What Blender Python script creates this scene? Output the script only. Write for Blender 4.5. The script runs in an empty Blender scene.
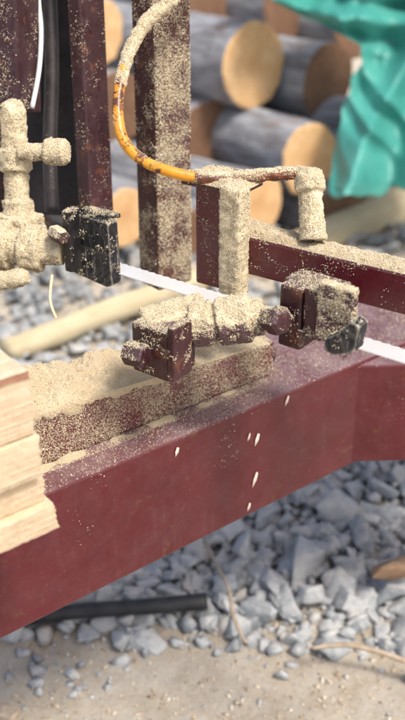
import bpy, bmesh, math, random
import numpy as np
from mathutils import Vector, Matrix, noise
random.seed(7); rng=np.random.default_rng(7)
S=bpy.context.scene; COL=S.collection
H=1.15; PT=math.radians(28); F=989.0
CAM=Vector((0,0,H)); RT=Vector((1,0,0)); FW=Vector((0,math.cos(PT),-math.sin(PT))); UP=Vector((0,math.sin(PT),math.cos(PT)))
def ray(px,py): return RT*((px-202.5)/F)+UP*((360-py)/F)+FW
def W(px,py,d): return CAM+ray(px,py)*d
def Wz(px,py,z):
    r=ray(px,py); return CAM+r*((z-H)/r.z)
Z=Vector((0,0,1))
A=Vector((-.149,.821,0)); B=Vector((.783,.622,0)); N=Vector((-.622,.783,0))
M=Vector((.80,-.60,0)); MP=Vector((.60,.80,0))
def bed(s,n,z): return A+B*s+N*n+Z*z

# ---------------------------------------------------------------- materials
class NT:
    def __init__(s,name):
        s.m=bpy.data.materials.new(name); s.m.use_nodes=True; s.t=s.m.node_tree; s.t.nodes.clear()
        s.out=s.n('ShaderNodeOutputMaterial'); s.b=s.n('ShaderNodeBsdfPrincipled'); s.l(s.b.outputs[0],s.out.inputs[0])
    def n(s,k,**kw):
        x=s.t.nodes.new(k)
        for a,b in kw.items(): setattr(x,a,b)
        return x
    def l(s,a,b): s.t.links.new(a,b)
    def pos(s):
        return s.n('ShaderNodeNewGeometry').outputs['Position']
    def noise(s,scale,detail=4,rough=.6,vec=None,dist=0):
        x=s.n('ShaderNodeTexNoise'); x.inputs['Scale'].default_value=scale; x.inputs['Detail'].default_value=detail
        x.inputs['Roughness'].default_value=rough; x.inputs['Distortion'].default_value=dist
        s.l(vec if vec is not None else s.pos(),x.inputs['Vector']); return x.outputs['Fac']
    def mapped(s,vec,sc):
        mp=s.n('ShaderNodeMapping'); s.l(vec,mp.inputs[0]); mp.inputs['Scale'].default_value=sc; return mp.outputs[0]
    def math(s,op,a,b=None,clamp=False):
        x=s.n('ShaderNodeMath',operation=op,use_clamp=clamp)
        for i,v in enumerate((a,b)):
            if v is None: continue
            if isinstance(v,(int,float)): x.inputs[i].default_value=v
            else: s.l(v,x.inputs[i])
        return x.outputs[0]
    def ramp(s,f,stops):
        x=s.n('ShaderNodeValToRGB'); e=x.color_ramp.elements
        while len(e)<len(stops): e.new(.5)
        for i,(p,c) in enumerate(stops): e[i].position=p; e[i].color=(*c,1)
        s.l(f,x.inputs[0]); return x.outputs[0]
    def mix(s,f,a,b):
        x=s.n('ShaderNodeMix',data_type='RGBA')
        if isinstance(f,(int,float)): x.inputs[0].default_value=f
        else: s.l(f,x.inputs[0])
        for i,v in ((6,a),(7,b)):
            if isinstance(v,tuple): x.inputs[i].default_value=(*v,1)
            else: s.l(v,x.inputs[i])
        return x.outputs[2]
    def rng(s,f,a,b,c=0,d=1):
        x=s.n('ShaderNodeMapRange'); x.inputs[1].default_value=a; x.inputs[2].default_value=b; x.inputs[3].default_value=c; x.inputs[4].default_value=d
        s.l(f,x.inputs[0]); return x.outputs[0]
    def bump(s,h,dist,strength=1):
        x=s.n('ShaderNodeBump'); x.inputs['Distance'].default_value=dist; x.inputs['Strength'].default_value=strength
        s.l(h,x.inputs['Height']); s.l(x.outputs[0],s.b.inputs['Normal'])
    def set(s,k,v):
        i=s.b.inputs[k]
        if isinstance(v,bpy.types.NodeSocket): s.l(v,i)
        elif isinstance(v,tuple): i.default_value=(*v,1)
        else: i.default_value=v
DUST=(.80,.69,.48)
def painted(name,c1,c2,cov,up,rough=.42,fine=.5,rust=.0,metal=0.0,dust=DUST,film=.25,filmup=.3,runs=.3):
    t=NT(name)
    base=t.ramp(t.noise(10,8,.7),[(.3,c1),(.7,c2)])
    if rust>0:
        base=t.mix(t.rng(t.noise(38,6,.75),.62-rust*.25,.68-rust*.25),base,(.12,.04,.02))
    scr=t.rng(t.noise(90,3,.8,dist=1.5),.67,.72)
    base=t.mix(t.math('MULTIPLY',scr,.22),base,(.30,.18,.18))
    chip=t.rng(t.noise(170,4,.8),.685,.70)
    base=t.mix(t.math('MULTIPLY',chip,.7),base,(.035,.012,.012))
    g=t.n('ShaderNodeNewGeometry'); sx=t.n('ShaderNodeSeparateXYZ'); t.l(g.outputs['Normal'],sx.inputs[0])
    m=t.math('ADD',t.math('MULTIPLY',t.noise(45,5,.6),1-fine),t.math('MULTIPLY',t.noise(620,2,.5),fine))
    m=t.math('ADD',m,t.math('MULTIPLY',sx.outputs[2],up)); m=t.math('ADD',m,cov)
    m=t.rng(m,.56,.64)
    fl=t.math('ADD',t.math('MULTIPLY',t.rng(t.noise(30,7,.8),.40,.75),film),t.math('MULTIPLY',t.math('MAXIMUM',sx.outputs[2],0.0),t.rng(t.noise(26,7,.75),.35,.65,filmup*.4,filmup*1.5)))
    fl=t.math('ADD',fl,t.math('MULTIPLY',t.rng(t.noise(1,5,.65,t.mapped(t.pos(),(120,120,9))),.56,.72),film*runs),True)
    base=t.mix(fl,base,(.42,.33,.35))
    dc=t.ramp(t.noise(900,2,.6),[(.3,tuple(v*.76 for v in dust)),(.7,tuple(min(1,v*1.08) for v in dust))])
    t.set('Base Color',t.mix(m,base,dc)); t.set('Roughness',t.math('MAXIMUM',t.rng(m,0,1,rough,.95),t.rng(t.noise(60,5,.7),.35,.7,rough*.7,rough*1.4))); t.set('Metallic',metal)
    hh=t.math('ADD',t.math('MULTIPLY',m,.8),t.math('MULTIPLY',t.noise(400,5,.7),.35))
    t.bump(hh,.0009,.8)
    return t.m
RED1=(.080,.007,.012); RED2=(.128,.012,.020)
m_red=painted('red_paint',RED1,RED2,-.18,.10,rough=.22,rust=.08,film=.07,filmup=.34,runs=.5)
m_reddust=painted('red_paint_speckled',RED1,RED2,.02,.22,fine=.75,rust=.15)
m_post=painted('red_paint_sawdust_caked',(.045,.013,.013),(.085,.024,.022),.0,.2,rough=.6,rust=.3,fine=.6,film=.15)
m_darkred=painted('dark_maroon_paint',(.024,.004,.008),(.050,.008,.013),-.12,.15,rust=.2,filmup=.2,film=.10)
m_black=painted('black_greasy_metal',(.006,.006,.008),(.018,.016,.018),-.14,.2,rough=.5,film=.1,filmup=.1)
m_crust=painted('sawdust_crusted_metal',(.07,.03,.02),(.12,.05,.03),.20,.14,rough=.8,fine=.55)
m_crust2=painted('sawdust_dusted_dark_metal',(.030,.020,.022),(.08,.020,.024),.05,.28,rough=.6,fine=.55,film=.35)
m_yellow=painted('yellow_rusty_paint',(.72,.26,.015),(.85,.42,.03),-.22,.10,rough=.25,rust=.35,film=.05,filmup=.05)
m_pipe2=painted('brown_rusty_pipe_paint',(.16,.03,.02),(.30,.09,.03),-.02,.18,rough=.4,rust=.5,film=.05)
m_blade=NT('bright_blade_steel'); m_blade.set('Base Color',(.90,.91,.92)); m_blade.set('Metallic',.3); m_blade.set('Roughness',m_blade.rng(m_blade.noise(60,5),.3,.7,.18,.4)); m_blade=m_blade.m
def sawdust_mat():
    t=NT('sawdust'); c=t.ramp(t.noise(900,3,.7),[(.2,(.62,.50,.33)),(.5,(.80,.69,.50)),(.8,(.88,.80,.63))])
    c2=t.ramp(t.noise(30,5),[(.3,(.90,.78,.68)),(.7,(1.,1.,1.))])
    x=t.n('ShaderNodeMix',data_type='RGBA',blend_type='MULTIPLY'); x.inputs[0].default_value=1; t.l(c,x.inputs[6]); t.l(c2,x.inputs[7])
    t.set('Base Color',x.outputs[2]); t.set('Roughness',.95); t.bump(t.noise(400,5,.75),.003,.9); return t.m
m_saw=sawdust_mat()
def grain_mat(name,stops):
    t=NT(name); g=t.n('ShaderNodeNewGeometry'); t.set('Base Color',t.ramp(g.outputs['Random Per Island'],stops)); t.set('Roughness',.85); return t.m
m_grain=grain_mat('sawdust_grain',[(0,(.60,.47,.29)),(.25,(.76,.64,.44)),(.7,(.82,.73,.54)),(1,(.90,.84,.69))])
def stone_mat():
    t=NT('crushed_stone'); g=t.n('ShaderNodeNewGeometry')
    c=t.ramp(g.outputs['Random Per Island'],[(0,(.32,.355,.385)),(.4,(.43,.47,.50)),(.75,(.53,.565,.59)),(.93,(.63,.645,.65)),(1,(.62,.57,.51))])
    n=t.ramp(t.noise(40,7,.7),[(.3,(.70,.71,.74)),(.7,(1.18,1.16,1.13))])
    x=t.n('ShaderNodeMix',data_type='RGBA',blend_type='MULTIPLY'); x.inputs[0].default_value=1; t.l(c,x.inputs[6]); t.l(n,x.inputs[7])
    sx=t.n('ShaderNodeSeparateXYZ'); t.l(g.outputs['Normal'],sx.inputs[0])
    d=t.math('ADD',t.noise(55,5,.7),t.math('MULTIPLY',sx.outputs[2],.16))
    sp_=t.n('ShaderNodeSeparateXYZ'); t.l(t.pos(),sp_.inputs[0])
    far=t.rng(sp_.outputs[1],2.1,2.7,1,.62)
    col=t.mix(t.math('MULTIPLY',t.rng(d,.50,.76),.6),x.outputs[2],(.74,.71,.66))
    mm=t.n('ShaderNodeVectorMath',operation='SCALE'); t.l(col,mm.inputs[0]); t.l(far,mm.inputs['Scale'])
    t.set('Base Color',mm.outputs[0]); t.set('Roughness',.85)
    t.bump(t.noise(130,6,.7),.004,.9); return t.m
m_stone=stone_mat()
def soil_mat():
    t=NT('dusty_soil'); c=t.ramp(t.noise(12,9,.80),[(.32,(.66,.54,.40)),(.5,(.84,.74,.60)),(.68,(.92,.85,.74))])
    c=t.mix(t.math('MULTIPLY',t.rng(t.noise(110,5,.75),.54,.64),.45),c,(.50,.39,.29))
    c=t.mix(t.math('MULTIPLY',t.rng(t.noise(240,3,.7),.56,.66),.6),c,(.92,.87,.77))
    t.set('Base Color',c); t.set('Roughness',.95); t.bump(t.noise(70,9,.8),.014,.9); return t.m
m_soil=soil_mat()
def wood_mat(name,a,b,ax,dirt=.25,edge=False):
    t=NT(name); tc=t.n('ShaderNodeTexCoord'); v=t.mapped(tc.outputs['Object'],ax)
    c=t.ramp(t.noise(1,6,.65,v,.3),[(.3,a),(.7,b)])
    c=t.mix(t.math('MULTIPLY',t.rng(t.noise(30,5,.7),.5,.7),dirt),c,(.52,.33,.18))
    if edge:
        sx=t.n('ShaderNodeSeparateXYZ'); t.l(tc.outputs['Object'],sx.inputs[0])
        e=t.math('ADD',sx.outputs[2],t.math('MULTIPLY',t.noise(60,3,.5,tc.outputs['Object']),.006))
        g=t.n('ShaderNodeNewGeometry'); sy=t.n('ShaderNodeSeparateXYZ'); t.l(g.outputs['Normal'],sy.inputs[0])
        k=t.math('MULTIPLY',t.rng(e,edge-.002,edge+.001),t.math('LESS_THAN',sy.outputs[2],.7))
        c=t.mix(t.math('MULTIPLY',k,.8),c,(.28,.09,.05))
    t.set('Base Color',c); t.set('Roughness',.85)
    t.bump(t.math('ADD',t.noise(1,5,.7,v),t.noise(1,3,.7,t.mapped(tc.outputs['Object'],(220,220,30)))),.0020,1); return t.m
m_board=wood_mat('fresh_sawn_pine',(.64,.47,.30),(.84,.71,.52),(10,90,330),.35)
m_boardtop=wood_mat('fresh_sawn_pine_red_edge',(.66,.49,.32),(.85,.72,.54),(10,90,330),.35,edge=.0255)
m_pole=wood_mat('peeled_pole_wood',(.50,.41,.25),(.70,.62,.43),(60,60,5),.4)
m_twig=wood_mat('dry_twig',(.34,.26,.18),(.6,.5,.4),(80,80,80))
def end_mat(name,a,b,c_):
    t=NT(name); tc=t.n('ShaderNodeTexCoord'); o=tc.outputs['Object']
    sx=t.n('ShaderNodeSeparateXYZ'); t.l(o,sx.inputs[0])
    r=t.math('SQRT',t.math('ADD',t.math('POWER',sx.outputs[0],2.0),t.math('POWER',sx.outputs[1],2.0)))
    r2=t.math('ADD',r,t.math('MULTIPLY',t.noise(9,3,.5,o),.035))
    s=t.math('SINE',t.math('MULTIPLY',r2,520.0))
    c=t.ramp(t.noise(14,6,.75,o),[(.3,a),(.7,b)])
    c=t.mix(t.math('MULTIPLY',t.rng(s,-.2,1),.4),c,c_)
    c=t.mix(t.rng(r,.012,.05,.4,0),c,c_)
    t.set('Base Color',c); t.set('Roughness',.8); t.bump(t.noise(120,4,.7,o),.003,.6); return t.m
m_end=end_mat('orange_log_end',(.64,.36,.15),(.92,.66,.37),(.52,.25,.10))
m_end2=end_mat('shaded_brown_log_end',(.17,.085,.05),(.30,.17,.10),(.10,.05,.03))  # brown cut ends, with the shade on them darkened into the colour
def bark_mat():
    t=NT('grey_bark'); tc=t.n('ShaderNodeTexCoord')
    n=t.noise(1,7,.7,t.mapped(tc.outputs['Object'],(28,28,7)),.4)
    c=t.ramp(n,[(.3,(.15,.13,.13)),(.5,(.36,.37,.40)),(.72,(.58,.61,.66))])
    c=t.mix(t.math('MULTIPLY',t.rng(t.noise(6,4,.6,tc.outputs['Object']),.57,.66),.55),c,(.30,.19,.13))
    t.set('Base Color',c); t.set('Roughness',.9); t.bump(n,.018,1); return t.m
m_bark=bark_mat()
def plain(name,c1,c2,scale,rough,bd=.001,bs=200):
    t=NT(name); t.set('Base Color',t.ramp(t.noise(scale,5,.7),[(.3,c1),(.7,c2)])); t.set('Roughness',rough); t.bump(t.noise(bs,4,.7),bd,.6)
    return t.m
m_tarp=plain('teal_tarpaulin',(.045,.29,.25),(.10,.41,.36),8,.42,.0015,60)
m_hose=plain('black_rubber',(.012,.013,.016),(.05,.052,.056),30,.5)
m_white=plain('white_cable_sheath',(.7,.72,.76),(.8,.81,.83),30,.4)
m_bristle=plain('black_bristle',(.008,.008,.01),(.03,.03,.032),90,.6)
def worn_mat():
    t=NT('worn_black_block')
    c=t.ramp(t.noise(1,5,.7,t.mapped(t.pos(),(260,260,50))),[(.45,(.010,.010,.013)),(.58,(.04,.04,.045)),(.70,(.42,.40,.37))])
    g=t.n('ShaderNodeNewGeometry'); c=t.mix(t.rng(g.outputs['Pointiness'],.53,.60),c,(.68,.62,.52))
    t.set('Base Color',c); t.set('Roughness',.7); t.bump(t.noise(1,5,.7,t.mapped(t.pos(),(260,260,50))),.002,1); return t.m
m_worn=worn_mat()
m_chip=grain_mat('pale_wood_chip',[(0,(.45,.32,.2)),(.5,(.70,.58,.43)),(1,(.88,.82,.70))])
m_splint=plain('white_splinter_wood',(.80,.68,.55),(.90,.82,.72),60,.8)

# ---------------------------------------------------------------- helpers
def tag(o,label=None,cat=None,group=None,kind=None):
    for k,v in (('label',label),('category',cat),('group',group),('kind',kind)):
        if v: o[k]=v
    return o
def empty(name,loc):
    o=bpy.data.objects.new(name,None); COL.objects.link(o); o.location=loc; o.empty_display_size=.02; return o
class MB:
    def __init__(s): s.v=[]; s.f=[]
    def add(s,vs,fs):
        k=len(s.v); s.v+=[Vector(v) for v in vs]; s.f+=[[i+k for i in f] for f in fs]; return s
    def box(s,c,ax,ay,az,sx,sy,sz):
        ax,ay,az=Vector(ax).normalized()*sx/2,Vector(ay).normalized()*sy/2,Vector(az).normalized()*sz/2
        vs=[c+ax*i+ay*j+az*k for k in (-1,1) for j in (-1,1) for i in (-1,1)]
        return s.add(vs,[(0,2,3,1),(4,5,7,6),(0,1,5,4),(2,6,7,3),(0,4,6,2),(1,3,7,5)])
    def bar(s,p0,p1,side,w,h):
        d=(p1-p0); a=d.normalized(); b=(Vector(side)-a*Vector(side).dot(a)).normalized(); c=a.cross(b)
        return s.box((p0+p1)/2,a,b,c,d.length,w,h)
    def lathe(s,p0,p1,prof,seg=24,rot=0):
        a=(p1-p0).normalized(); t=Z if abs(a.z)<.9 else Vector((1,0,0)); b=a.cross(t).normalized(); c=a.cross(b)
        vs=[];fs=[]
        for (q,r) in prof:
            for i in range(seg):
                an=2*math.pi*i/seg+rot; vs.append(p0.lerp(p1,q)+(b*math.cos(an)+c*math.sin(an))*r)
        for j in range(len(prof)-1):
            for i in range(seg):
                k=(i+1)%seg; fs.append((j*seg+i,j*seg+k,(j+1)*seg+k,(j+1)*seg+i))
        fs.append(tuple(range(seg))[::-1]); n=(len(prof)-1)*seg; fs.append(tuple(range(n,n+seg)))
        return s.add(vs,fs)
    def tube(s,pts,radii,seg=10,sub=6):
        P=[Vector(p) for p in pts]; out=[];rr=[]
        if not isinstance(radii,(list,tuple)): radii=[radii]*len(P)
        for i in range(len(P)-1):
            p0=P[max(i-1,0)];p1=P[i];p2=P[i+1];p3=P[min(i+2,len(P)-1)]
            for k in range(sub):
                t=k/sub; out.append(.5*((2*p1)+(p2-p0)*t+(2*p0-5*p1+4*p2-p3)*t*t+(-p0+3*p1-3*p2+p3)*t**3)); rr.append(radii[i]*(1-t)+radii[i+1]*t)
        out.append(P[-1]); rr.append(radii[-1])
        n=None; vs=[];fs=[]
        for i,p in enumerate(out):
            d=(out[min(i+1,len(out)-1)]-out[max(i-1,0)]).normalized()
            if n is None: n=d.cross(Z if abs(d.z)<.9 else Vector((1,0,0))).normalized()
            n=(n-d*n.dot(d)).normalized(); b=d.cross(n)
            for k in range(seg):
                a=2*math.pi*k/seg; vs.append(p+(n*math.cos(a)+b*math.sin(a))*rr[i])
        for j in range(len(out)-1):
            for k in range(seg):
                q=(k+1)%seg; fs.append((j*seg+k,j*seg+q,(j+1)*seg+q,(j+1)*seg+k))
        fs.append(tuple(range(seg))[::-1]); m=(len(out)-1)*seg; fs.append(tuple(range(m,m+seg)))
        return s.add(vs,fs)
    def build(s,name,mat,parent=None,bevel=.0015,smooth=False,cell=0,amp=0,scale=60):
        bm=bmesh.new(); vs=[bm.verts.new(v) for v in s.v]
        for f in s.f:
            try: bm.faces.new([vs[i] for i in f])
            except ValueError: pass
        bmesh.ops.recalc_face_normals(bm,faces=bm.faces)
        if bevel>0:
            es=[e for e in bm.edges if len(e.link_faces)==2 and e.calc_face_angle(0)>.6]
            if es: bmesh.ops.bevel(bm,geom=es,offset=bevel,segments=2,affect='EDGES',profile=.6,clamp_overlap=True)
        if cell>0:
            for _ in range(7):
                es=[e for e in bm.edges if e.calc_length()>cell]
                if not es or len(bm.verts)>90000: break
                bmesh.ops.subdivide_edges(bm,edges=es,cuts=1,use_grid_fill=True)
            bmesh.ops.triangulate(bm,faces=[f for f in bm.faces if len(f.verts)>4])
            bm.normal_update()
            for v in bm.verts:
                n_=noise.noise(v.co*scale)*.7+noise.noise(v.co*scale*2.7)*.35+noise.noise(v.co*scale*7)*.25
                v.co+=v.normal*(n_*amp+amp*.15)
        org=parent.location if parent else Vector((0,0,0))
        me=bpy.data.meshes.new(name); bm.to_mesh(me); bm.free()
        if smooth: me.shade_smooth()
        o=bpy.data.objects.new(name,me); COL.objects.link(o); me.materials.append(mat)
        if parent:
            me.transform(Matrix.Translation(-org)); o.parent=parent
        return o
def world_mat(o):
    m=o.matrix_basis.copy(); p=o.parent
    while p: m=p.matrix_basis@m; p=p.parent
    return m
def sample(o,dens):
    me=o.data; me.calc_loop_triangles(); nt=len(me.loop_triangles)
    tri=np.empty(nt*3,dtype=np.int64); me.loop_triangles.foreach_get('vertices',tri); tri=tri.reshape(-1,3)
    co=np.empty(len(me.vertices)*3); me.vertices.foreach_get('co',co); co=co.reshape(-1,3)
    mw=np.array(world_mat(o)); co=co@mw[:3,:3].T+mw[:3,3]
    a,b,c=co[tri[:,0]],co[tri[:,1]],co[tri[:,2]]; cr=np.cross(b-a,c-a); l=np.linalg.norm(cr,axis=1)+1e-12
    ar=l/2; n=int(ar.sum()*dens)
    if n<1: return np.zeros((0,3)),np.zeros((0,3))
    idx=rng.choice(nt,n,p=ar/ar.sum()); r1=np.sqrt(rng.random(n)); r2=rng.random(n)
    p=a[idx]*(1-r1)[:,None]+b[idx]*(r1*(1-r2))[:,None]+c[idx]*(r1*r2)[:,None]; nr=(cr/l[:,None])[idx]
    return p,nr
def coat(G,objs,dens,base=.3,up=.5,thr=.5,sc=40,size=(.0004,.00095),soft=.25,na=.8,extra=None):
    for o in objs:
        p,nr=sample(o,dens)
        if len(p)==0: continue
        rel=p-np.array(CAM); d=rel@np.array(FW); u=rel[:,0]/d*F+202; v=360-(rel@np.array(UP))/d*F
        k=(u>-60)&(u<465)&(v>-60)&(v<780)&((nr*(-rel)).sum(1)>-.25); p=p[k]; nr=nr[k]
        f=np.array([noise.noise(Vector(q)*sc)+.5*noise.noise(Vector(q)*sc*3.1) for q in p]) if len(p) else np.zeros(0)
        w=base+up*nr[:,2]+f*na
        if extra is not None: w=w+extra(p,nr)
        k=rng.random(len(p))<np.clip((w-thr+soft)/(2*soft),0,1)
        p=p[k]; nr=nr[k]; s=size[0]+(size[1]-size[0])*rng.random(len(p))**2
        s=s*np.where(rng.random(len(p))<.015,1.8,1)
        G.append((p+nr*(s*.3)[:,None],s))
TET=np.array([(1,1,1),(1,-1,-1),(-1,1,-1),(-1,-1,1)],float)*.62
def raw(name,v,f,mat):
    me=bpy.data.meshes.new(name); me.vertices.add(len(v)); me.vertices.foreach_set('co',np.ascontiguousarray(v,dtype=np.float32).ravel())
    k=f.shape[1]; me.loops.add(f.size); me.loops.foreach_set('vertex_index',f.ravel().astype(np.int32)); me.polygons.add(len(f))
    me.polygons.foreach_set('loop_start',np.arange(0,f.size,k,dtype=np.int32)); me.update(calc_edges=True); me.validate()
    me.materials.append(mat); o=bpy.data.objects.new(name,me); COL.objects.link(o); return o
def tets(name,G,mat,stretch=1.8):
    p=np.concatenate([g[0] for g in G]); s=np.concatenate([g[1] for g in G]); n=len(p)
    q=rng.normal(size=(n,4)); q/=np.linalg.norm(q,axis=1)[:,None]; w,x,y,z=q.T
    R=np.stack([1-2*(y*y+z*z),2*(x*y-z*w),2*(x*z+y*w),2*(x*y+z*w),1-2*(x*x+z*z),2*(y*z-x*w),2*(x*z-y*w),2*(y*z+x*w),1-2*(x*x+y*y)],1).reshape(n,3,3)
    sc=np.stack([s*(1+(stretch-1)*rng.random(n)),s*(.6+.5*rng.random(n)),s*(.4+.5*rng.random(n))],1)
    v=np.einsum('nij,nkj->nki',R,TET[None]*sc[:,None,:])+p[:,None,:]
    f=(np.array([(0,1,2),(0,3,1),(0,2,3),(1,3,2)])[None]+np.arange(n)[:,None,None]*4)
    return raw(name,v.reshape(-1,3),f.reshape(-1,3),mat)
def mound(name,mat,fn,nu,nv,smooth=True):
    v=[];f=[]
    for j in range(nv+1):
        for i in range(nu+1): v.append(fn(i/nu,j/nv))
    for j in range(nv):
        for i in range(nu):
            a=j*(nu+1)+i; f.append((a,a+1,a+nu+2,a+nu+1))
    o=raw(name,np.array(v),np.array(f),mat)
    if smooth: o.data.shade_smooth()
    return o
def fbm(x,y,z,s): return noise.noise(Vector((x*s,y*s,z*s)))*.6+noise.noise(Vector((x*s*2.3,y*s*2.3,z*s+5)))*.3+noise.noise(Vector((x*s*5.3,y*s*5.3,z*s+9)))*.15

# ---------------------------------------------------------------- ground
def gh(x,y):
    near=max(0,1-abs(y-2)/6)
    h=fbm(x,y,0,2.2)*.035*near+fbm(x,y,3,11)*.010*near+fbm(x,y,5,40)*.004*near
    t=min(1,max(0,(y-1.22)/.3))*min(1,max(0,(x+.15)/.35))
    return h+t*.035*near
def axis(lo,hi,step,far):
    c=list(np.arange(lo,hi+1e-6,step)); s=step; a=lo; L=[]
    while a>-far: s*=1.25; a-=s; L.append(a)
    s=step; a=hi; R_=[]
    while a<far: s*=1.25; a+=s; R_.append(a)
    return L[::-1]+c+R_
xs=axis(-1.2,1.2,.010,90); ys=axis(.85,2.6,.010,90)
gv=np.array([(x,y,gh(x,y)) for y in ys for x in xs]); nx=len(xs)
gf=np.array([(j*nx+i,j*nx+i+1,(j+1)*nx+i+1,(j+1)*nx+i) for j in range(len(ys)-1) for i in range(nx-1)])
ground=raw('ground',gv,gf,m_soil); ground.data.shade_smooth(); tag(ground,'pale dusty soil strewn with sawdust and stones','ground',kind='structure')
def proto(big):
    bm=bmesh.new(); fl=Vector((1,random.uniform(.6,.95),random.uniform(.45,.78)))
    for _ in range(random.choice((9,10,12,14))):
        p=Vector((random.gauss(0,1),random.gauss(0,1),random.gauss(0,1))).normalized()
        p=Vector([math.copysign(abs(c)**.5,c) for c in p])*random.uniform(.78,1)*.72
        bm.verts.new((p.x*fl.x,p.y*fl.y,p.z*fl.z))
    r=bmesh.ops.convex_hull(bm,input=bm.verts); bmesh.ops.delete(bm,geom=[g for g in r['geom_interior'] if isinstance(g,bmesh.types.BMVert)],context='VERTS')
    if big:
        bmesh.ops.dissolve_limit(bm,angle_limit=.22,verts=bm.verts,edges=bm.edges)
        bmesh.ops.bevel(bm,geom=list(bm.edges),offset=.014,segments=1,affect='EDGES',clamp_overlap=True)
        bmesh.ops.triangulate(bm,faces=bm.faces)
        bmesh.ops.subdivide_edges(bm,edges=[e for e in bm.edges if e.calc_length()>.18],cuts=2,use_grid_fill=True)
        bmesh.ops.triangulate(bm,faces=bm.faces)
        o_=Vector((random.random()*50,0,0))
        for v in bm.verts: v.co+=v.co.normalized()*(noise.noise(v.co*3+o_)*.09+noise.noise(v.co*9+o_)*.045)
    bmesh.ops.triangulate(bm,faces=bm.faces); bm.verts.index_update()
    v=np.array([p.co[:] for p in bm.verts]); f=np.array([[q.index for q in g.verts] for g in bm.faces]); bm.free(); return v,f
PR=[proto(False) for _ in range(20)]; PB=[proto(True) for _ in range(22)]
def rot():
    return Matrix.Rotation(random.uniform(0,6.28),3,'Z')@Matrix.Rotation(random.gauss(0,.5),3,'X')@Matrix.Rotation(random.gauss(0,.5),3,'Y')
RV=[];RF=[];off=0
def rock(x,y,z,s):
    global off
    v,f=random.choice(PB if s>.03 else PR); v=v@np.array(rot()).T*s+np.array((x,y,z)); RV.append(v); RF.append(f+off); off+=len(v)
def dens(x,y):
    if y>1.95: return .9
    r=min(1,max(0,(y-1.15-.06*max(0,.05-x)*2)/.15))
    r*= .80+.20*min(1,max(0,(x+.16)/.25))
    return min(1,r+.09)*(.80+.6*fbm(x,y,7,4))
def scatter(n,lo,hi,y0,y1,lift,pw=1):
    c=0
    while c<n:
        y=y0+(y1-y0)*random.random()**pw; x=random.uniform(-.30-.26*y,.30+.26*y)
        if random.random()>dens(x,y): c+=.35; continue
        s=lo+(hi-lo)*random.random()**1.6
        rock(x,y,gh(x,y)+s*random.uniform(-.15,.3)+random.random()*lift*dens(x,y),s); c+=1
scatter(10000,.003,.012,1.0,2.1,.008)
scatter(4200,.014,.030,1.08,2.05,.016)
scatter(1600,.030,.052,1.16,2.05,.030)
scatter(2800,.02,.06,2.0,4.2,.03,1.2)
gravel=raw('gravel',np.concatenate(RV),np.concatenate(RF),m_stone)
tag(gravel,'crushed blue-grey stone gravel covering the ground behind the red beam','gravel',kind='stuff')
big=[]
tries=0
while len(big)<90 and tries<9000:
    tries+=1
    y=random.uniform(1.22,1.98); x=random.uniform(-.30,.52)
    if random.random()>dens(x,y)**2: continue
    s=random.uniform(.045,.082) if x>.05 else random.uniform(.032,.052)
    if any((x-a)**2+(y-b)**2<((s+c)*.50)**2 for a,b,c in big): continue
    big.append((x,y,s))
    v,f=random.choice(PB); v=v@np.array(rot()).T*s
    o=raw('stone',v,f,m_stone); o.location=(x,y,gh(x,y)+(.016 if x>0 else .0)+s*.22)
    tag(o,'large angular blue-grey stone lying on top of the gravel below the red beam','stone','large loose stones on the gravel')

# ---------------------------------------------------------------- bed frame of the mill
frame=empty('mill_bed_frame',bed(0,.08,.41)); tag(frame,'dark red steel bed frame of the sawmill running diagonally across the picture','frame')
LB=MB().box(bed(.25,.08,.4875),B,N,Z,1.9,.16,.155).build('long_beam',m_red,frame,bevel=.003)
cb0=Vector((.20,1.17,.4865)); CB=MB().box(cb0+Vector((.35,-.0,0)),(1,.04,0),(-.04,1,0),Z,.72,.119,.146).build('cross_beam',m_red,frame,bevel=.003)
JP=MB().box(Vector((.222,1.1085,.4865)),(1,.04,0),(-.04,1,0),Z,.012,.016,.140).build('weld_seam',m_darkred,frame,bevel=.002,cell=.004,amp=.002,scale=150)
JQ=MB().box(Vector((.262,1.108,.487)),(1,.04,0),(-.04,1,0),Z,.040,.012,.100).build('joint_plate',m_red,frame,bevel=.002)
def rz(s): return .5655+.105+(.043-.105)*((s+.7)/1.031)
def rail():
    mb=MB(); s0,s1=-.7,.331; v=[]
    for s,h in ((s0,.105),(s1,.043)):
        for n,z in ((.044,.5655),(.044,.5655+h),(.125,.5655+h),(.125,.5655)): v.append(bed(s,n,z))
    mb.add(v,[(0,1,2,3),(7,6,5,4),(0,4,5,1),(1,5,6,2),(2,6,7,3),(3,7,4,0)]); return mb
RL=rail().build('carriage_rail',m_reddust,frame,bevel=.003)
EP=MB().box(bed(.335,.083,.588),N,B,Z,.07,.008,.038).build('rail_end_plate',m_red,frame)
bo=MB().lathe(bed(.338,.066,.580),bed(.353,.066,.580),[(0,.012),(.8,.012),(1,.010)],6).build('bolt',m_darkred,frame,bevel=.001)
bn=MB().box(bed(-.42,-.12,.5895),N,B,Z,.32,.05,.047).build('bunk',m_red,frame)
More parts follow.
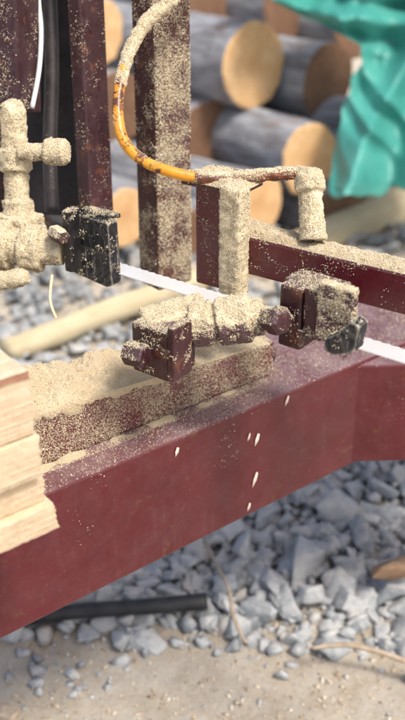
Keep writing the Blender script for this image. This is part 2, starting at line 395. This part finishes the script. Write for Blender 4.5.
# ---------------------------------------------------------------- boards
c0=W(45,360,.791); zt=c0.z; heights=[60,40,33,30]; tot=.165; z=zt
labs=['topmost pale board of the sawn pine stack, its top face seen','second board from the top of the sawn pine stack at left','third board from the top of the sawn pine stack at left','lowest board of the sawn pine stack, sticking out farthest right']
ext=[0,.002,.007,.011]; fr=[0,.003,-.002,.004]
for i,hh in enumerate(heights):
    t=tot*hh/sum(heights)
    c=Vector((c0.x,c0.y,0))+B*(ext[i]-.35)+Vector((-M.x,-M.y,0))*(.065)+N*(-fr[i])
    c.z=z-t/2
    mb=MB(); hz_=t/2-.0013; L2=170; rows=14
    def fp(a_,b_):
        x_=-.35+.70*a_/L2; q=b_/rows; z_=hz_-2*hz_*q
        ed=1 if b_ in (0,rows) else 0
        if b_==rows: z_+=.0007*noise.noise(Vector((x_*90,i*9,1)))+.0008*noise.noise(Vector((x_*260,i*9,1)))-.0003
        if b_==0 and i>0: z_+=.0006*noise.noise(Vector((x_*120,i*9,5)))
        y_=-.065+.0006*noise.noise(Vector((x_*40,q*3,i*5)))+.0006*noise.noise(Vector((x_*150,q*6,i*5)))+(.0008 if ed else 0)
        if a_==L2: x_+=random.uniform(-.0018,.0010)+(.003*q if i==3 else 0)
        return Vector((x_,y_,z_))
    g_=[[fp(a_,b_) for b_ in range(rows+1)] for a_ in range(L2+1)]
    vs=[v_ for r_ in g_ for v_ in r_]; R1=rows+1
    fs=[(a_*R1+b_,a_*R1+b_+1,(a_+1)*R1+b_+1,(a_+1)*R1+b_) for a_ in range(L2) for b_ in range(rows)]
    k0=len(vs); vs+=[Vector((v_.x,.065,v_.z)) for v_ in vs[:]]
    fs+=[(k0+a_*R1+b_,k0+(a_+1)*R1+b_,k0+(a_+1)*R1+b_+1,k0+a_*R1+b_+1) for a_ in range(L2) for b_ in range(rows)]
    for a_ in range(L2):
        fs+=[(a_*R1,(a_+1)*R1,k0+(a_+1)*R1,k0+a_*R1),(a_*R1+rows,k0+a_*R1+rows,k0+(a_+1)*R1+rows,(a_+1)*R1+rows)]
    for b_ in range(rows):
        e_=L2*R1; fs+=[(e_+b_,e_+b_+1,k0+e_+b_+1,k0+e_+b_),(b_,k0+b_,k0+b_+1,b_+1)]
    mb.add(vs,fs)
    o=mb.build('pine_board',m_boardtop if i==0 else m_board,None,bevel=0)
    o.location=c; o.rotation_euler=(0,random.uniform(-.004,.004),math.atan2(B.y,B.x)+random.uniform(-.008,.008))
    tag(o,labs[i],'board','sawn boards stacked at the left'); z-=t

# ---------------------------------------------------------------- saw head
head=empty('saw_head',W(200,297,1.05)); tag(head,'sawdust-caked dark red head of the bandsaw mill with posts, arm, guides and blade','saw head')
def sub(o,parent): o.parent=parent; return o
def vpost(px,py,d,h,a,w1,w2):
    p=W(px,py,d); ax=Vector((math.cos(a),math.sin(a),0)); ay=Vector((-ax.y,ax.x,0))
    return MB().box(p+Z*h/2,ax,ay,Z,w1,w2,h)
POST=vpost(166,281,1.33,.62,math.radians(-50),.042,.056).build('mast_post',m_post,head,bevel=.003)
P2=MB().bar(W(80,-120,1.14),W(99,262,1.27),(.8,-.6,0),.020,.044).build('mast_post',m_darkred,head,bevel=.003)
P3=MB().bar(W(2,-120,1.12),W(8,112,1.18),(.9,-.4,0),.062,.05).build('mast_post',m_darkred,head,bevel=.003)
PN=MB().bar(W(52,-110,1.24),W(60,215,1.33),(1,-.1,0),.085,.012).build('blade_guard',m_black,head,bevel=.003)
RB=MB().tube([W(46,-100,1.20),W(50,0,1.21),W(52,70,1.22),W(50,150,1.23),W(52,212,1.24)],.009,12).build('drive_belt',m_black,head,bevel=0,smooth=True)
XB=MB().bar(W(-120,-130,1.17),W(330,-110,1.12),(0,1,0),.08,.06).build('top_rail',m_darkred,head)
a0=W(228,232,1.06); AD=Vector((.826,-.564,0)).normalized(); AN=Vector((-AD.y,AD.x,0))
ARM=MB().box(a0+AD*.235+AN*.017-Z*.0215,AD,AN,Z,.47,.034,.043).build('guide_arm',m_red,head,bevel=.003)
bk=W(210,190,1.06)
BR=MB().box(Vector((bk.x,bk.y,(.829+.70)/2))+AN*.02,AD,AN,Z,.040,.038,.129).build('arm_bracket',m_red,head,bevel=.003)
# one upright in front of the arm end, running from the pipe fitting down into the clamp
vx=a0+AD*.0145-AN*.0105
VT=MB().box(Vector((vx.x,vx.y,.757)),AD,AN,Z,.025,.021,.146).build('upright_bracket',m_crust,head,bevel=.003,smooth=True,cell=.003,amp=.0020,scale=120)
CAPP=MB().box(W(222,182,1.055),AD,AN,Z,.075,.046,.006).build('cap_plate',m_post,head)
pp_=[(215,-60,1.10),(188,-18,1.09),(170,2,1.085),(148,20,1.08),(130,50,1.07),(120,85,1.06),(118,115,1.055),(124,141,1.05),(142,160,1.045),(168,171,1.04),(195,177,1.04),(228,178,1.04),(262,175,1.04),(300,173,1.04),(318,178,1.035)]
PTS=[W(*p) for p in pp_]
PIPE=MB().tube(PTS,.0060,14,8).build('bent_pipe',m_yellow,head,bevel=0,smooth=True)
PC1=sub(MB().tube([W(*p) for p in pp_[:6]],[.0070]*4+[.0066,.0058],14,10).build('pipe_wrap',m_crust,head,bevel=0,smooth=True,cell=.004,amp=.0026,scale=160),PIPE)
PC2=sub(MB().tube([W(*p) for p in pp_[10:]],[.0066]*5,14,10).build('pipe_wrap',m_pipe2,head,bevel=0,smooth=True,cell=.004,amp=.0018,scale=160),PIPE)
ST=MB().lathe(W(309,168,1.02),W(313,240,1.02),[(0,.004),(.06,.011),(.14,.0145),(.30,.0155),(.34,.0115),(.8,.0125),(1,.014)],20).build('clamp_stud',m_crust,head,bevel=0,smooth=True,cell=.003,amp=.0022,scale=130)
# central guide: square clamp with hex bolt at its left, rounded cylinder body at its right
GB=MB().box(W(164,344,1.0),M,MP,Z,.046,.046,.054).build('blade_guide',m_darkred,head,bevel=.003)
f1=sub(MB().box(W(180,350,.975),M,MP,Z,.008,.030,.058).build('flange',m_darkred,head,bevel=.002),GB)
f2=sub(MB().bar(W(144,320,1.00),W(205,303,1.01),(0,1,0),.042,.010).build('guide_saddle',m_crust,head,bevel=.002,smooth=True,cell=.003,amp=.0022,scale=120),GB)
hx=sub(MB().lathe(W(126,352,.985),W(146,357,.975),[(0,.0112),(.1,.0126),(.9,.0126),(1,.011)],6).build('bolt',m_darkred,head,bevel=.0012),GB)
RO=MB().lathe(W(190,326,1.0),W(264,316,.99),[(0,.016),(.04,.0215),(.30,.0225),(.33,.0190),(.37,.0190),(.40,.0235),(.80,.0240),(.84,.0190),(.97,.0180),(1,.015)],40).build('guide_roller',m_crust2,head,bevel=.001,smooth=True,cell=.003,amp=.0020,scale=105)
B3=MB().lathe(W(262,317,.985),W(284,322,.955),[(0,.0120),(.45,.0120),(.5,.0145),(.9,.0145),(1,.010)],6).build('roller_bolt',m_darkred,head,bevel=.001,cell=.003,amp=.0006,scale=180)
# right guide, hanging from the arm in front of the blade
g2=MB().box(W(299,312,.985),M,MP,Z,.026,.034,.066).build('blade_guide',m_darkred,head,bevel=.003)
g3=sub(MB().box(W(337,314,.935),M,MP,Z,.037,.012,.060).build('guide_cheek',m_crust2,head,bevel=.002,cell=.003,amp=.0009,scale=120),g2)
g5=sub(MB().box(W(319,311,.96),M,MP,Z,.020,.024,.052).build('guide_spacer',m_darkred,head,bevel=.002,smooth=False,cell=.003,amp=.0008,scale=120),g2)
g6=sub(MB().box(W(318,284,.982),M,MP,Z,.060,.032,.008).build('hanger_plate',m_darkred,head,bevel=.002),g2)
def brush(vs,fs,L,n,face,down,cell=.0035,am=.0007):
    pt=MB().add(vs,fs).build('scraper_block',m_worn,head,bevel=.0018,cell=cell,amp=am,scale=160)
    o_,e1,e2=face; mb=MB()
    for _ in range(n):
        p=o_+e1*random.random()+e2*random.random()
        d=(Z*down+MP*random.gauss(-.05,.3)+M*random.gauss(.0,.25)).normalized()
        e=p+d*L*random.uniform(.3,1); s=M*.0004; mb.add([p-s,p+s,e],[(0,1,2)])
    b=mb.build('bristle_tuft',m_bristle,head,bevel=0); sub(b,pt); return pt,b
def pris(c,pts,th):
    n=len(pts); vs=[c+M*x+Z*y-MP*th/2 for x,y in pts]+[c+M*x+Z*y+MP*th/2 for x,y in pts]
    return vs,[tuple(range(n)),tuple(range(n,2*n))[::-1]]+[(i,(i+1)%n,(i+1)%n+n,i+n) for i in range(n)]
c=W(350,338,.920); bq1=brush(*pris(c,[(-.022,-.016),(-.010,-.018),(.010,-.008),(.013,.018),(.004,.022),(-.008,.006),(-.022,-.004)],.018),.007,60,(c-MP*.009-M*.020-Z*.014,M*.022-Z*.002,MP*.016),-1)
c=W(91,246,1.10); bq2=brush(*pris(c,[(-.034,-.034),(.028,-.040),(.036,-.036),(.034,.036),(-.032,.038)],.016),.012,420,(c-MP*.008-M*.030+Z*.035,M*.062-Z*.002,MP*.016),1)
BP=sub(MB().box(W(72,240,1.085),M,MP,Z,.010,.018,.070).build('block_clamp',m_black,head,bevel=.002),bq2[0])
B6=sub(MB().box(W(98,214,1.10),M,MP,Z,.046,.024,.005).build('block_plate',m_black,head,bevel=.001),bq2[0])
# left guide assembly
LV=MB().lathe(W(12,100,1.10),W(20,236,1.14),[(0,.004),(.03,.011),(.08,.014),(.34,.014),(.36,.018),(.50,.018),(.52,.013),(.72,.013),(.74,.017),(1,.017)],22).build('guide_upright',m_crust,head,bevel=0,smooth=True,cell=.0035,amp=.0026,scale=110)
LC=MB().lathe(W(20,152,1.10),W(68,152,1.09),[(0,.009),(.55,.009),(.57,.0140),(.93,.0140),(1,.010)],20).build('clamp_bolt',m_crust,head,bevel=0,smooth=True,cell=.003,amp=.0014,scale=140)
LM=MB().lathe(W(-40,242,1.12),W(62,250,1.10),[(0,.024),(.3,.028),(.50,.027),(.52,.020),(.62,.020),(.64,.025),(.8,.025),(.82,.018),(1,.016)],26).box(W(20,230,1.13),M,MP,Z,.044,.034,.036).build('blade_guide',m_crust,head,bevel=0,smooth=True,cell=.0035,amp=.0038,scale=80)
LBt=sub(MB().lathe(W(54,232,1.08),W(64,238,1.06),[(0,.009),(.8,.009),(1,.007)],6).build('bolt',m_post,head,bevel=.001),LM)
LX=sub(MB().box(W(-2,170,1.15),M,MP,Z,.02,.03,.15).build('flange',m_darkred,head,bevel=.002),LM)
LL=MB().lathe(W(-30,284,1.10),W(28,277,1.09),[(0,.009),(.9,.010),(1,.006)],14).build('lower_pin',m_crust,head,bevel=0,smooth=True,cell=.004,amp=.003,scale=90)
def blade():
    mb=MB(); Q=W(200,294,1.05); L0=-.42; L1=.62; w=.024; th=.0011
    prof=[]
    k=int((L1-L0)/.010)
    for i in range(k):
        x=L0+(L1-L0)*i/k; dx=(L1-L0)/k
        prof.append((x,w/2)); prof.append((x+dx*.62,w/2+.0018))
    prof.append((L1,w/2))
    vs=[];fs=[]
    for (x,y) in prof:
        for zz in (0,th):
            vs.append(Q+M*x+MP*y+Z*zz); vs.append(Q+M*x-MP*w/2+Z*zz)
    for i in range(len(prof)-1):
        a=i*4;b=a+4
        fs+= [(a,b,b+1,a+1),(a+2,a+3,b+3,b+2),(a,a+2,b+2,b),(a+1,b+1,b+3,a+3)]
    mb.add(vs,fs); return mb
BL=blade().build('band_blade',m_blade,head,bevel=0)
WR=MB().tube([W(52,275,1.09),W(50,300,1.08),W(56,318,1.08)],.0016,6).build('hanging_wire',m_crust,head,bevel=0)
cable=MB().tube([W(36,-120,1.165),W(38,-10,1.165),W(41,30,1.165),W(39,70,1.165),W(32,108,1.16)],.0030,10).build('white_cable',m_white,None,bevel=0,smooth=True)
tag(cable,'thin white cable hanging down beside the left mast post','cable')

# ---------------------------------------------------------------- sawdust
def mfn_rail(u,v):
    s=-.5+.80*u; zz=rz(s); lft=max(0,min(1,(.22-s)/.3)); p=bed(s,.05,0)
    if v<.3:
        t=v/.3; drop=max(0,(.012+.036*fbm(p.x,p.y,4,26)+.016*fbm(p.x,p.y,4,90)))*lft+.001
        q=bed(s,.0436-.0022*lft*math.sin(math.pi*min(1,t*1.0)*.9)-.0002,zz+.001-drop*(1-t)); q.z+=.002*t
        return q
    t=(v-.3)/.7; n=.0436+.081*t; e=min(1,5*t)**.7*min(1,4*(1-t))*min(1,(1-u)*7); p=bed(s,n,0)
    pile=.024*math.exp(-((s-.00)/.08)**2)*math.exp(-((t-.6)/.4)**2)+.012*math.exp(-((s-.13)/.04)**2)*math.exp(-((t-.8)/.3)**2)
    h=.002+.010*lft+pile+(.022*fbm(p.x,p.y,1,24)+.012*fbm(p.x,p.y,1,60)+.006*fbm(p.x,p.y,1,150)+.003*fbm(p.x,p.y,1,380))*(.35+.65*lft)
    q=bed(s,n,zz); q.z+=max(h,.0015)*e+.0012*(1-e)-.0005; return q
mr=mound('sawdust_on_rail',m_saw,mfn_rail,560,90); tag(mr,'thick pale sawdust heaped along the top of the carriage rail','sawdust',kind='stuff')
def mfn_foot(u,v):
    s=-.3+.62*u; n=.030+.0135*v; e=min(1,(1-u)*6); p=bed(s,n,0)
    h=(.0001+.008*fbm(p.x,p.y,1,30)+.0015*(1-u))*v**1.5; q=bed(s,n,.5655); q.z+=max(-.001,h*e-.0008); return q
mf=mound('sawdust_drift',m_saw,mfn_foot,420,14); tag(mf,'thin pale sawdust drift at the foot of the rail on the red beam','sawdust',kind='stuff')
def mfn_arm(u,v):
    s=.002+.46*u; n=.0005+.033*v; p=a0+AD*s+AN*n; e=min(1,6*v)*min(1,6*(1-v))
    h=.0035+.0045*fbm(p.x,p.y,2,50)+.002*fbm(p.x,p.y,2,150)+.006*max(0,1-u*5); q=Vector((p.x,p.y,a0.z)); q.z+=max(.0,h)*e-.0004; return q
ma=mound('sawdust_on_arm',m_saw,mfn_arm,380,28); tag(ma,'pale sawdust lying along the top of the red guide arm','sawdust',kind='stuff')
cc=W(222,182,1.055)
def mfn_cap(u,v):
    s=(u-.5)*.080; n=(v-.5)*.048; e=(1-(2*u-1)**4)*(1-(2*v-1)**4); p=cc+AD*s+AN*n; q=Vector(p); q.z+=.003+e*(.009+.006*fbm(p.x,p.y,2,70))-.001; return q
mc=mound('sawdust_on_bracket',m_saw,mfn_cap,70,36); tag(mc,'small pale sawdust heap capping the red arm bracket','sawdust',kind='stuff')
G=[]
coat(G,[mr,mf],900000,1,0,.3)
coat(G,[ma,mc],1500000,1,0,.3)
gs1=tets('sawdust_grains',G,m_grain); tag(gs1,'loose sawdust grains on the rail heap, arm top and bracket','sawdust',kind='stuff')
G=[]
coat(G,[VT,ST,f2,LV,LC,LM,LL,PC1],1700000,.64,.28,.48,sc=60)
coat(G,[RO,g3],1900000,.42,.40,.5,sc=60,soft=.3,na=.8)
coat(G,[g5,GB,f1,hx,B3],1200000,.14,.6,.5,sc=60,soft=.3,na=.7)
coat(G,[PC2],1500000,.35,.55,.52,sc=70)
coat(G,[PIPE],700000,-.1,.5,.52,sc=70)
coat(G,[POST],1300000,.48,.3,.5,sc=30,soft=.45,na=.7,size=(.0005,.0012),extra=lambda p,n:-.42*(n[:,0]<-.2))
gs2=tets('sawdust_grains',G,m_grain); tag(gs2,'sawdust grains caked on the blade guides, pipe and mast post','sawdust',kind='stuff')
G=[]
coat(G,[RL,EP],1500000,.42,.3,.5,sc=25,soft=.5,na=.7)
Bn=np.array(B); A0=np.array(A)
coat(G,[LB],360000,.0,.36,.5,sc=16,size=(.0004,.0010),soft=.40,na=.22,extra=lambda p,n:np.clip((p[:,2]-.50)*1.6,-.1,.1)-.12*((p-A0)@Bn>.35))
coat(G,[CB],200000,.0,.26,.5,sc=18,size=(.0004,.0010),soft=.40,na=.25)
coat(G,[BR,ARM,g2,g6,P3,CAPP,EP],700000,.10,.5,.5,sc=50,size=(.0004,.0011),soft=.4,na=.4)
coat(G,[P2],350000,.10,.5,.5,sc=50,size=(.0004,.0010),soft=.4,na=.4)
coat(G,[bq1[0],bq2[0],bq1[1],bq2[1],BP,B6],600000,.15,.5,.55,sc=90,size=(.0004,.0012))
gs3=tets('sawdust_grains',G,m_grain); tag(gs3,'sawdust speckles sprinkled over the red beam, rail face and arm','sawdust',kind='stuff')
n=14000; gy=1.0+rng.random(n)**1.2*1.1; gx=(rng.random(n)-.5)*1.3
pp=np.array([(x,y,gh(x,y)+.001) for x,y in zip(gx,gy)]); ch=tets('wood_chips',[(pp,.0007+.0040*rng.random(n)**6)],m_chip,3.2)
tag(ch,'small wood chips and sawdust scattered over the soil in front','wood chips',kind='stuff')
sp=[(286,401,6,13,'splinter on the beam face, highest of the pale splinters'),(256,440,8,16,'splinter on the beam face, second from the top at right of centre'),(248,437,4,10,'tiny splinter beside the second pale splinter on the beam face'),(254,480,8,20,'longest pale splinter hanging on the beam face'),(248,507,6,11,'lowest pale splinter near the bottom edge of the beam face'),(176,452,7,11,'short pale splinter on the beam face, left of the others')]
for x,y,w,l,lab in sp:
    r=ray(x,y); d=(A-CAM).dot(N)/r.dot(N); c=CAM+r*d-N*.0012; a=(Z+B*random.uniform(.15,.4)).normalized(); b=a.cross(N)
    o=MB().add([c-a*l*.0005,c+b*w*.0003,c+a*l*.0006+b*w*.0002,c+a*l*.0005-b*w*.0003,c-b*w*.0004,c-N*.0022],[(0,1,5),(1,2,5),(2,3,5),(3,4,5),(4,0,5),(4,3,2,1,0)]).build('wood_splinter',m_splint,None,bevel=0); tag(o,lab,'splinter','pale splinters on the red beam')

# ---------------------------------------------------------------- background logs
LD=Vector((-.66,.75,0)).normalized()
logs=[(254,66,42,3.10,1,'large log with bright orange cut end behind the guide arm, top right of centre'),
(328,82,37,3.24,2,'log with dull brown cut end right of the bright orange one'),
(310,160,36,3.02,1,'log with orange cut end just left of the lower tarp edge'),
(258,206,34,2.92,1,'low log with orange end behind the arm bracket'),
(98,32,32,3.15,1,'log with orange end seen between the two mast posts near the top'),
(126,218,29,2.85,1,'low log with orange end left of the caked mast post'),
(205,232,30,2.98,2,'lowest log beside the caked mast post foot'),
(340,215,33,3.10,2,'bottom log partly under the tarp edge'),
(383,145,38,3.2,2,'log hidden under the hanging tarp'),
(212,-14,38,3.40,2,'upper log above the large orange-ended log'),
(290,0,37,3.42,2,'dark upper log left of the tarp top'),
(360,18,38,3.45,2,'dark upper log behind the twisted tarp top'),
(60,100,38,3.2,2,'log behind the black blade guard'),
(120,108,35,3.25,2,'log behind the caked mast post, upper left'),
(210,138,37,3.22,2,'shaded log end recessed below the large orange-ended log'),
(60,190,34,3.05,2,'low log behind the left guide'),
(10,215,30,3.0,2,'leftmost low log of the pile'),
(20,40,34,3.3,2,'leftmost upper log of the pile')]
for i,(px,py,r,d,k,lab) in enumerate(logs):
    R=r/F*d*1.02; loc=W(px,py,d); L=random.uniform(1.5,2.1)
    e=bpy.data.objects.new('log',None); COL.objects.link(e); e.location=loc
    dirv=(LD+Vector((random.uniform(-.08,.08),random.uniform(-.08,.08),random.uniform(-.05,.0)))).normalized()
    e.rotation_euler=dirv.to_track_quat('Z','Y').to_euler(); tag(e,lab,'log','logs piled in the background')
    seed=random.uniform(0,99); seg=56; rings=80; v=[];f=[]
    bx,by=random.uniform(-.03,.03),random.uniform(-.03,.03)
    def rad(a,zz): return R*(1+.07*noise.noise(Vector((math.cos(a)*1.2,math.sin(a)*1.2,seed+zz*1.5)))+.05*noise.noise(Vector((math.cos(a)*4,math.sin(a)*4,seed+zz*7)))+.02*noise.noise(Vector((math.cos(a)*12,math.sin(a)*12,seed+zz*20))))
    for j in range(rings+1):
        zz=L*j/rings; bend=math.sin(zz/L*math.pi)
        for a_ in range(seg):
            a=2*math.pi*a_/seg; q=rad(a,zz); v.append((q*math.cos(a)+bx*bend,q*math.sin(a)+by*bend,zz))
    for j in range(rings):
        for a_ in range(seg):
            b_=(a_+1)%seg; f.append((j*seg+a_,j*seg+b_,(j+1)*seg+b_,(j+1)*seg+a_))
    o=raw('bark',np.array(v),np.array(f),m_bark); o.parent=e; o.data.shade_smooth()
    for end,zz in ((0,-.004),(1,L+.004)):
        bm=bmesh.new(); c=bm.verts.new((0,0,zz)); zr=L if end else 0
        an=[2*math.pi*a_/seg for a_ in range(seg)]
        ring=[bm.verts.new((rad(a,zr)*.945*math.cos(a),rad(a,zr)*.945*math.sin(a),zz)) for a in an]
        rim=[bm.verts.new((rad(a,zr)*math.cos(a),rad(a,zr)*math.sin(a),zr)) for a in an]
        for a_ in range(seg):
            b_=(a_+1)%seg; bm.faces.new((c,ring[a_],ring[b_])); bm.faces.new((ring[a_],rim[a_],rim[b_],ring[b_]))
        me=bpy.data.meshes.new('cut_end'); bm.to_mesh(me); bm.free(); me.materials.append(m_end if k==1 else m_end2)
        o=bpy.data.objects.new('cut_end',me); COL.objects.link(o); o.parent=e
p0=Wz(5,352,.045); p1=Wz(520,163,.075); dv=(p1-p0); L=dv.length
pole_e=MB().tube([Vector((0,0,0)),Vector((.006,.003,L*.2)),Vector((-.010,0,L*.42)),Vector((.008,-.004,L*.62)),Vector((-.004,-.004,L*.8)),Vector((0,0,L))],[.030,.034,.042,.062,.072,.078],24,12).build('peeled_pole',m_pole,None,bevel=0,smooth=True,cell=.03,amp=.005,scale=14)
pole_e.location=p0; pole_e.rotation_euler=dv.to_track_quat('Z','Y').to_euler(); tag(pole_e,'long pale peeled pole lying on the ground behind the mill','pole')

# ---------------------------------------------------------------- tarp
LBX=[(-60,235),(0,272),(14,298),(30,335),(46,361),(62,362),(75,352),(110,344),(150,334),(195,328)]
def lb(y):
    for (a,b),(c,d) in zip(LBX,LBX[1:]):
        if y<=c: t=(y-a)/(c-a); t=max(0,t); return b+(d-b)*t
    return LBX[-1][1]
def ridge(x,y,z): return 1-math.sqrt(noise.noise(Vector((x,y,z)))**2+.004)*2.2
def tfn(u,v):
    y=-60+254*v; x0=lb(y)+5*noise.noise(Vector((y*.05,3,0))); x=x0+(500-x0)*u
    y2=y-8*u+4*math.sin(u*9)+ (9*noise.noise(Vector((u*12,0,3))) if v>.97 else 0)
    wx=x+14*noise.noise(Vector((x*.012,y*.012,4))); wy=y+14*noise.noise(Vector((x*.012,y*.012,9)))
    fold=ridge((wx*.9+wy*.45)*.015,(wy-wx*.6)*.0035,2)*.12
    fold+=ridge((wx-wy*.5)*.024,(wx*.4+wy)*.006,8)*.055
    fold+=ridge(wx*.04,wy*.03,15)*.012
    top=max(0,1-abs(y-18)/40); fold+=top*.05*math.sin(x*.05-y*.20)
    fold+=.03*math.sin((x-330)*.07)*v
    return W(x,y2,2.90-fold+ .10*(1-v))
tp=mound('tarpaulin',m_tarp,tfn,260,260,False); tp.data.shade_smooth(); sm=tp.modifiers.new('s','SOLIDIFY'); sm.thickness=.002
tag(tp,'crumpled teal green tarpaulin draped over the logs at upper right','tarpaulin')

# ---------------------------------------------------------------- ground litter
hz=MB().tube([Wz(x,y,z) for x,y,z in ((-60,628,.02),(25,618,.026),(80,611,.030),(150,606,.034),(207,601,.038))],[.0125,.0125,.0125,.013,.014],14).build('black_hose',m_hose,None,bevel=0,smooth=True)
tag(hz,'short length of black rubber hose lying under the red beam','hose')
def stick(name,pts,r,lab,cat,mat=m_twig):
    o=MB().tube([Wz(*p) for p in pts],r,7,5).build(name,mat,None,bevel=0,smooth=True,cell=.01,amp=.0012,scale=120); tag(o,lab,cat); return o
stick('twig',[(204,535,.06),(214,560,.066),(228,588,.072),(234,618,.055),(246,643,.03)],[.0022,.0026,.003,.003,.0026],'thin grey twig leaning down the gravel below the beam','twig')
stick('stick',[(312,648,.06),(345,645,.065),(380,652,.06),(425,668,.04)],[.003,.004,.004,.005],'pale stick lying at the lower edge of the gravel','stick')
c=Wz(399,566,.095)
v,f=random.choice(PB); o=raw('wood_chunk',v*np.array((.07,.05,.05)),f,plain('brown_broken_wood',(.26,.15,.09),(.46,.31,.20),40,.9,.003,90)); o.location=c; tag(o,'brown broken wood chunk on the gravel at the right edge','wood chunk')
c=Wz(2,712,.014); o=MB().box(c,(1,-.5,.1),(.5,1,0),Z,.05,.022,.014).build('wood_offcut',m_twig,None,bevel=.002,cell=.006,amp=.003,scale=60); tag(o,'small dark wood offcut at the bottom left corner','offcut')

# ---------------------------------------------------------------- light, camera
w=bpy.data.worlds.new('World'); S.world=w; w.use_nodes=True; nt=w.node_tree
bg=nt.nodes['Background']; sky=nt.nodes.new('ShaderNodeTexSky'); sky.sky_type='NISHITA'; sky.sun_disc=False
sd=Vector((.42,-.45,.95)).normalized(); sky.sun_elevation=math.asin(sd.z); sky.sun_rotation=math.atan2(sd.x,sd.y)
sky.dust_density=5.0; nt.links.new(sky.outputs[0],bg.inputs[0]); bg.inputs[1].default_value=.15
sl=bpy.data.lights.new('sun','SUN'); sl.energy=3.2; sl.angle=math.radians(12); sl.color=(1,.94,.85); so=bpy.data.objects.new('sun',sl); COL.objects.link(so); so.rotation_euler=sd.to_track_quat('Z','Y').to_euler()
cam=bpy.data.cameras.new('camera'); co=bpy.data.objects.new('camera',cam); COL.objects.link(co); S.camera=co
co.location=CAM; co.rotation_euler=(math.pi/2-PT,0,0); cam.sensor_fit='VERTICAL'; cam.sensor_height=24; cam.lens=24*F/720; cam.clip_start=.02; cam.clip_end=400
cam.dof.use_dof=True; cam.dof.focus_distance=1.03; cam.dof.aperture_fstop=3.0
S.view_settings.view_transform='Standard'; S.view_settings.look='None'; S.view_settings.exposure=0
